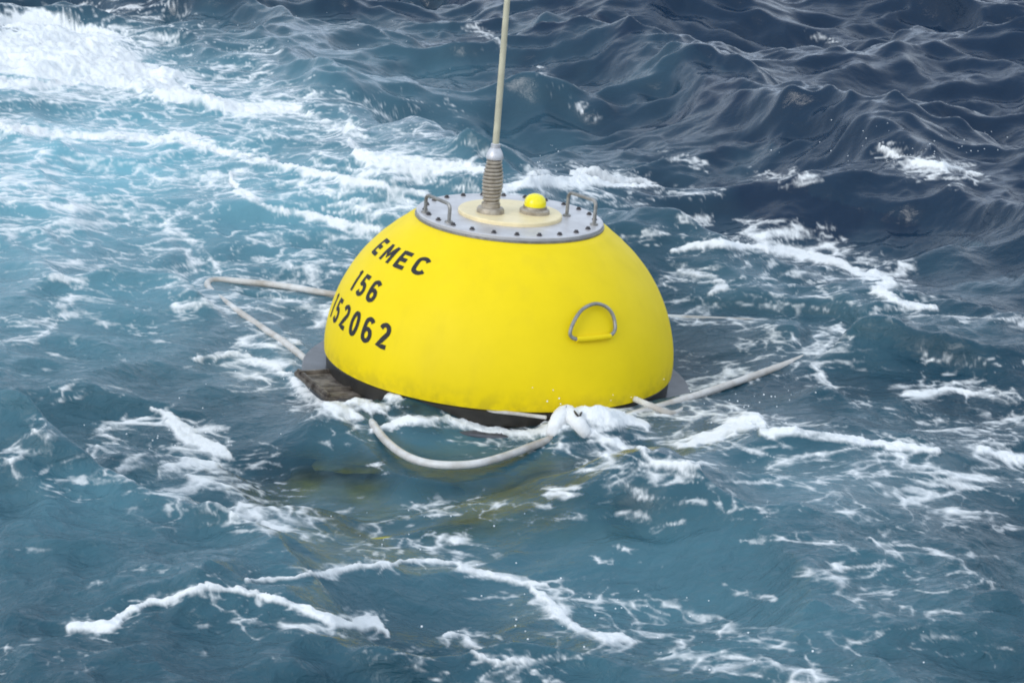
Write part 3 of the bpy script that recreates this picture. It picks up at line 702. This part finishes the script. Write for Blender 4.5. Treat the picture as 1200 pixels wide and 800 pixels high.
def wrapped_text(body, az_right, z_base, hgt, cw, gap, pen, lean=0.0):
    """a line of painted letters round the hull; its last one ends at azimuth az_right (degrees, 270 = towards the viewer)"""
    W_ = [cw * (0.55 if ch == '1' else 1.2 if ch == 'M' else 1.0) for ch in body]
    total = sum(W_) + gap * (len(body) - 1)
    bm = bmesh.new(); x = 0.0
    def put(lx, ly, off):
        zz = z_base; st = 10
        for _ in range(st):
            dr = (prof_r(zz + .004) - prof_r(max(zz - .004, 0))) / .008
            zz += (ly / st) / math.sqrt(1 + dr * dr)
        rad = prof_r(zz) + .0012 + off; a = R(az_right) + (lx + lean * ly - total) / prof_r(z_base)
        return bm.verts.new((rad * math.cos(a), rad * math.sin(a), zz))
    for ch, wch in zip(body, W_):
        for si, st in enumerate(GLYPH[ch]):
            P = []
            for (ax, ay), (bx, by) in zip(st, st[1:]):
                P += [Vector((x + (ax + (bx - ax) * t) * wch, (ay + (by - ay) * t) * hgt)) for t in (0, .5)]
            P.append(Vector((x + st[-1][0] * wch, st[-1][1] * hgt)))
            prev = None
            for k, p in enumerate(P):
                t = (P[min(k + 1, len(P) - 1)] - P[max(k - 1, 0)]).normalized(); n_ = Vector((-t.y, t.x))
                hw = pen * (.5 if abs(t.y) > .6 else .42)
                cur = (put(*(p + n_ * hw), si * .0003), put(*(p - n_ * hw), si * .0003))
                if prev: bm.faces.new((prev[0], prev[1], cur[1], cur[0]))
                prev = cur
        x += wch + gap
    bmesh.ops.recalc_face_normals(bm, faces=bm.faces)
    me = bpy.data.meshes.new('lettering'); bm.to_mesh(me); bm.free()
    return link('lettering', me, M_INK, hull, smooth=False)
wrapped_text('EMEC', 234, .335, .062, .050, .030, .0168)
wrapped_text('156', 217.8, .228, .070, .044, .026, .0168)
wrapped_text('152062', 230.6, .118, .078, .044, .029, .0168)

# the ring handle lying on the hull
def on_hull(a_deg, z, off):
    a = R(a_deg); r = prof_r(z) + off
    return Vector((r * math.cos(a), r * math.sin(a), z))
pts = []
AH = 301.3
for (da, z, off) in ((-6.2, .150, .010), (-8.6, .160, .012), (-8.9, .178, .018), (-7.2, .208, .022), (-4.0, .235, .022), (0, .248, .020), (4.0, .250, .019), (7.6, .236, .019), (9.2, .212, .018), (9.4, .182, .014), (8.6, .163, .012), (6.2, .152, .010), (0, .149, .009)):
    pts.append(on_hull(AH + da, .211 + (z - .149) * .9, off))
bm = bmesh.new(); tube(bm, catmull(pts, 5, True), .0056, 10, True)
ring = from_bm('lifting_ring', bm, M_STEELD, hull)
bm = bmesh.new(); tube(bm, catmull([on_hull(AH + k, .2115, .010) for k in (-6.6, -3, 0, 3, 6.6)], 4), .0085, 10)
from_bm('ring_clamp', bm, M_YEL, ring)

# the floating hoop: three straight runs with round corners, in the water's plane
INV = BM.inverted()
def hoop_pts(sub=5): return [INV @ p for p in catmull([at(*p[:3]) for p in HOOP], sub, True)]
bm = bmesh.new(); tube(bm, hoop_pts(), .0118, 12, True)
hoop = from_bm('hoop', bm, M_HOOP, buoy)
# the wrapped sleeve and its lashing, in the middle of the front run
def pixtube(name, pts, r, m_, parent, sub=5, n=10):
    bm = bmesh.new(); tube(bm, [INV @ p for p in catmull([at(*p) for p in pts], sub)], r, n)
    return from_bm(name, bm, m_, parent)
bm = bmesh.new()
P = [INV @ p for p in catmull([at(646, 512, -.03), at(653, 496, .0), at(664, 485, .012), at(678, 498, .0), at(688, 512, -.03)], 5)]
tube(bm, P, [.013 + .015 * math.sin(math.pi * k / (len(P) - 1)) ** .5 for k in range(len(P))], 14)
for v in bm.verts: v.co += Vector((random.gauss(0, .0012), random.gauss(0, .0012), random.gauss(0, .0012)))
sleeve = from_bm('sleeve', bm, M_FLOAT, hoop, angle=80)
pixtube('lashing', [(668, 477, .012), (672, 481, .03), (677, 487, .028), (680, 491, .01)], .0036, M_BLACK, sleeve)
pixtube('lashing', [(684, 480, .012), (681, 484, .03), (679, 490, .02)], .003, M_BLACK, sleeve)
# brackets that hold the hoop to the flange, struts and a slack line
def bracket(a_deg, wid, r0, r1, z=-.046):
    a = R(a_deg); mtx = Matrix.Rotation(a, 4, 'Z')
    bm = bmesh.new()
    box(bm, ((r0 + r1) / 2, 0, z), (r1 - r0, wid, .016), mtx, .003)
    for s in (-.36, .30): box(bm, ((r0 + r1) / 2 + .01, s * wid, z + .012), (r1 - r0 - .03, .014, .012), mtx, .003)
    box(bm, (r1 - .012, 0, z + .011), (.014, wid * .96, .010), mtx, .003)
    bmesh.ops.subdivide_edges(bm, edges=[e for e in bm.edges if e.calc_length() > .05], cuts=3)
    return from_bm('bracket', bm, M_RUST, buoy)
bracket(206, .27, .50, .635, -.056); bracket(322, .30, .50, .645, -.046); bracket(87, .30, .50, .645, -.050)
pixtube('strut', [(722, 462, -.035), (740, 466, -.02), (762, 475, -.025), (786, 484, -.045), (800, 480, -.06)], .009, M_HOOP, buoy)
pixtube('strut', [(560, 480, .0), (600, 484, .0), (640, 489, .0)], .0055, M_HOOP, buoy)

# added olive mats just under the surface, standing in for the yellow buoy's reflection
M_REFL = mat('olive_reflection', (0.33, 0.30, 0.012), 0.7, col2=(0.15, 0.16, 0.015), scale=12, bump=0.8)
for n_, (px, py, rx, ry, dz) in enumerate(REFL_MATS):
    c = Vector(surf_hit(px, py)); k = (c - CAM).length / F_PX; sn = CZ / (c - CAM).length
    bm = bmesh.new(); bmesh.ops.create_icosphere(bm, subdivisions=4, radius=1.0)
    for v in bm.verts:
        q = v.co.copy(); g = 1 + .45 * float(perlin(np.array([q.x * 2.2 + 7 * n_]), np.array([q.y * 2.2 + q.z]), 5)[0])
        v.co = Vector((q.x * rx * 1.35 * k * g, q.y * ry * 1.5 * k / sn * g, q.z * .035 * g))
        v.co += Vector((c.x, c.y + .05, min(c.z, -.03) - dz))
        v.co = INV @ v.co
    from_bm('reflection_mat', bm, M_REFL, buoy)

# ------------------------------------------------------------------ flying spray: drops thrown up from the breaking tops
bm = bmesh.new()
for (px, py, n, sx, sz) in ((1085, 186, 90, .22, .10), (690, 480, 26, .10, .03), (640, 205, 40, .04, .06), (885, 490, 50, .10, .05), (380, 470, 50, .2, .03), (225, 515, 40, .12, .03), (300, 70, 70, .4, .10), (120, 60, 80, .6, .10), (500, 640, 60, .25, .03), (700, 740, 50, .2, .03), (860, 760, 50, .3, .03)):
    c = Vector(surf_hit(px, py))
    for _ in range(n // 2):
        p = c + Vector((random.gauss(0, sx), random.gauss(0, sx * .6), abs(random.gauss(0, sz)) + .005))
        bmesh.ops.create_icosphere(bm, subdivisions=1, radius=random.uniform(.001, .0028), matrix=Matrix.Translation(p))
M_DROP = mat('white_spray', (0.85, 0.88, 0.9), 0.3, var=0.05)
sp_ = from_bm('spray', bm, M_DROP); sp_['kind'] = 'stuff'
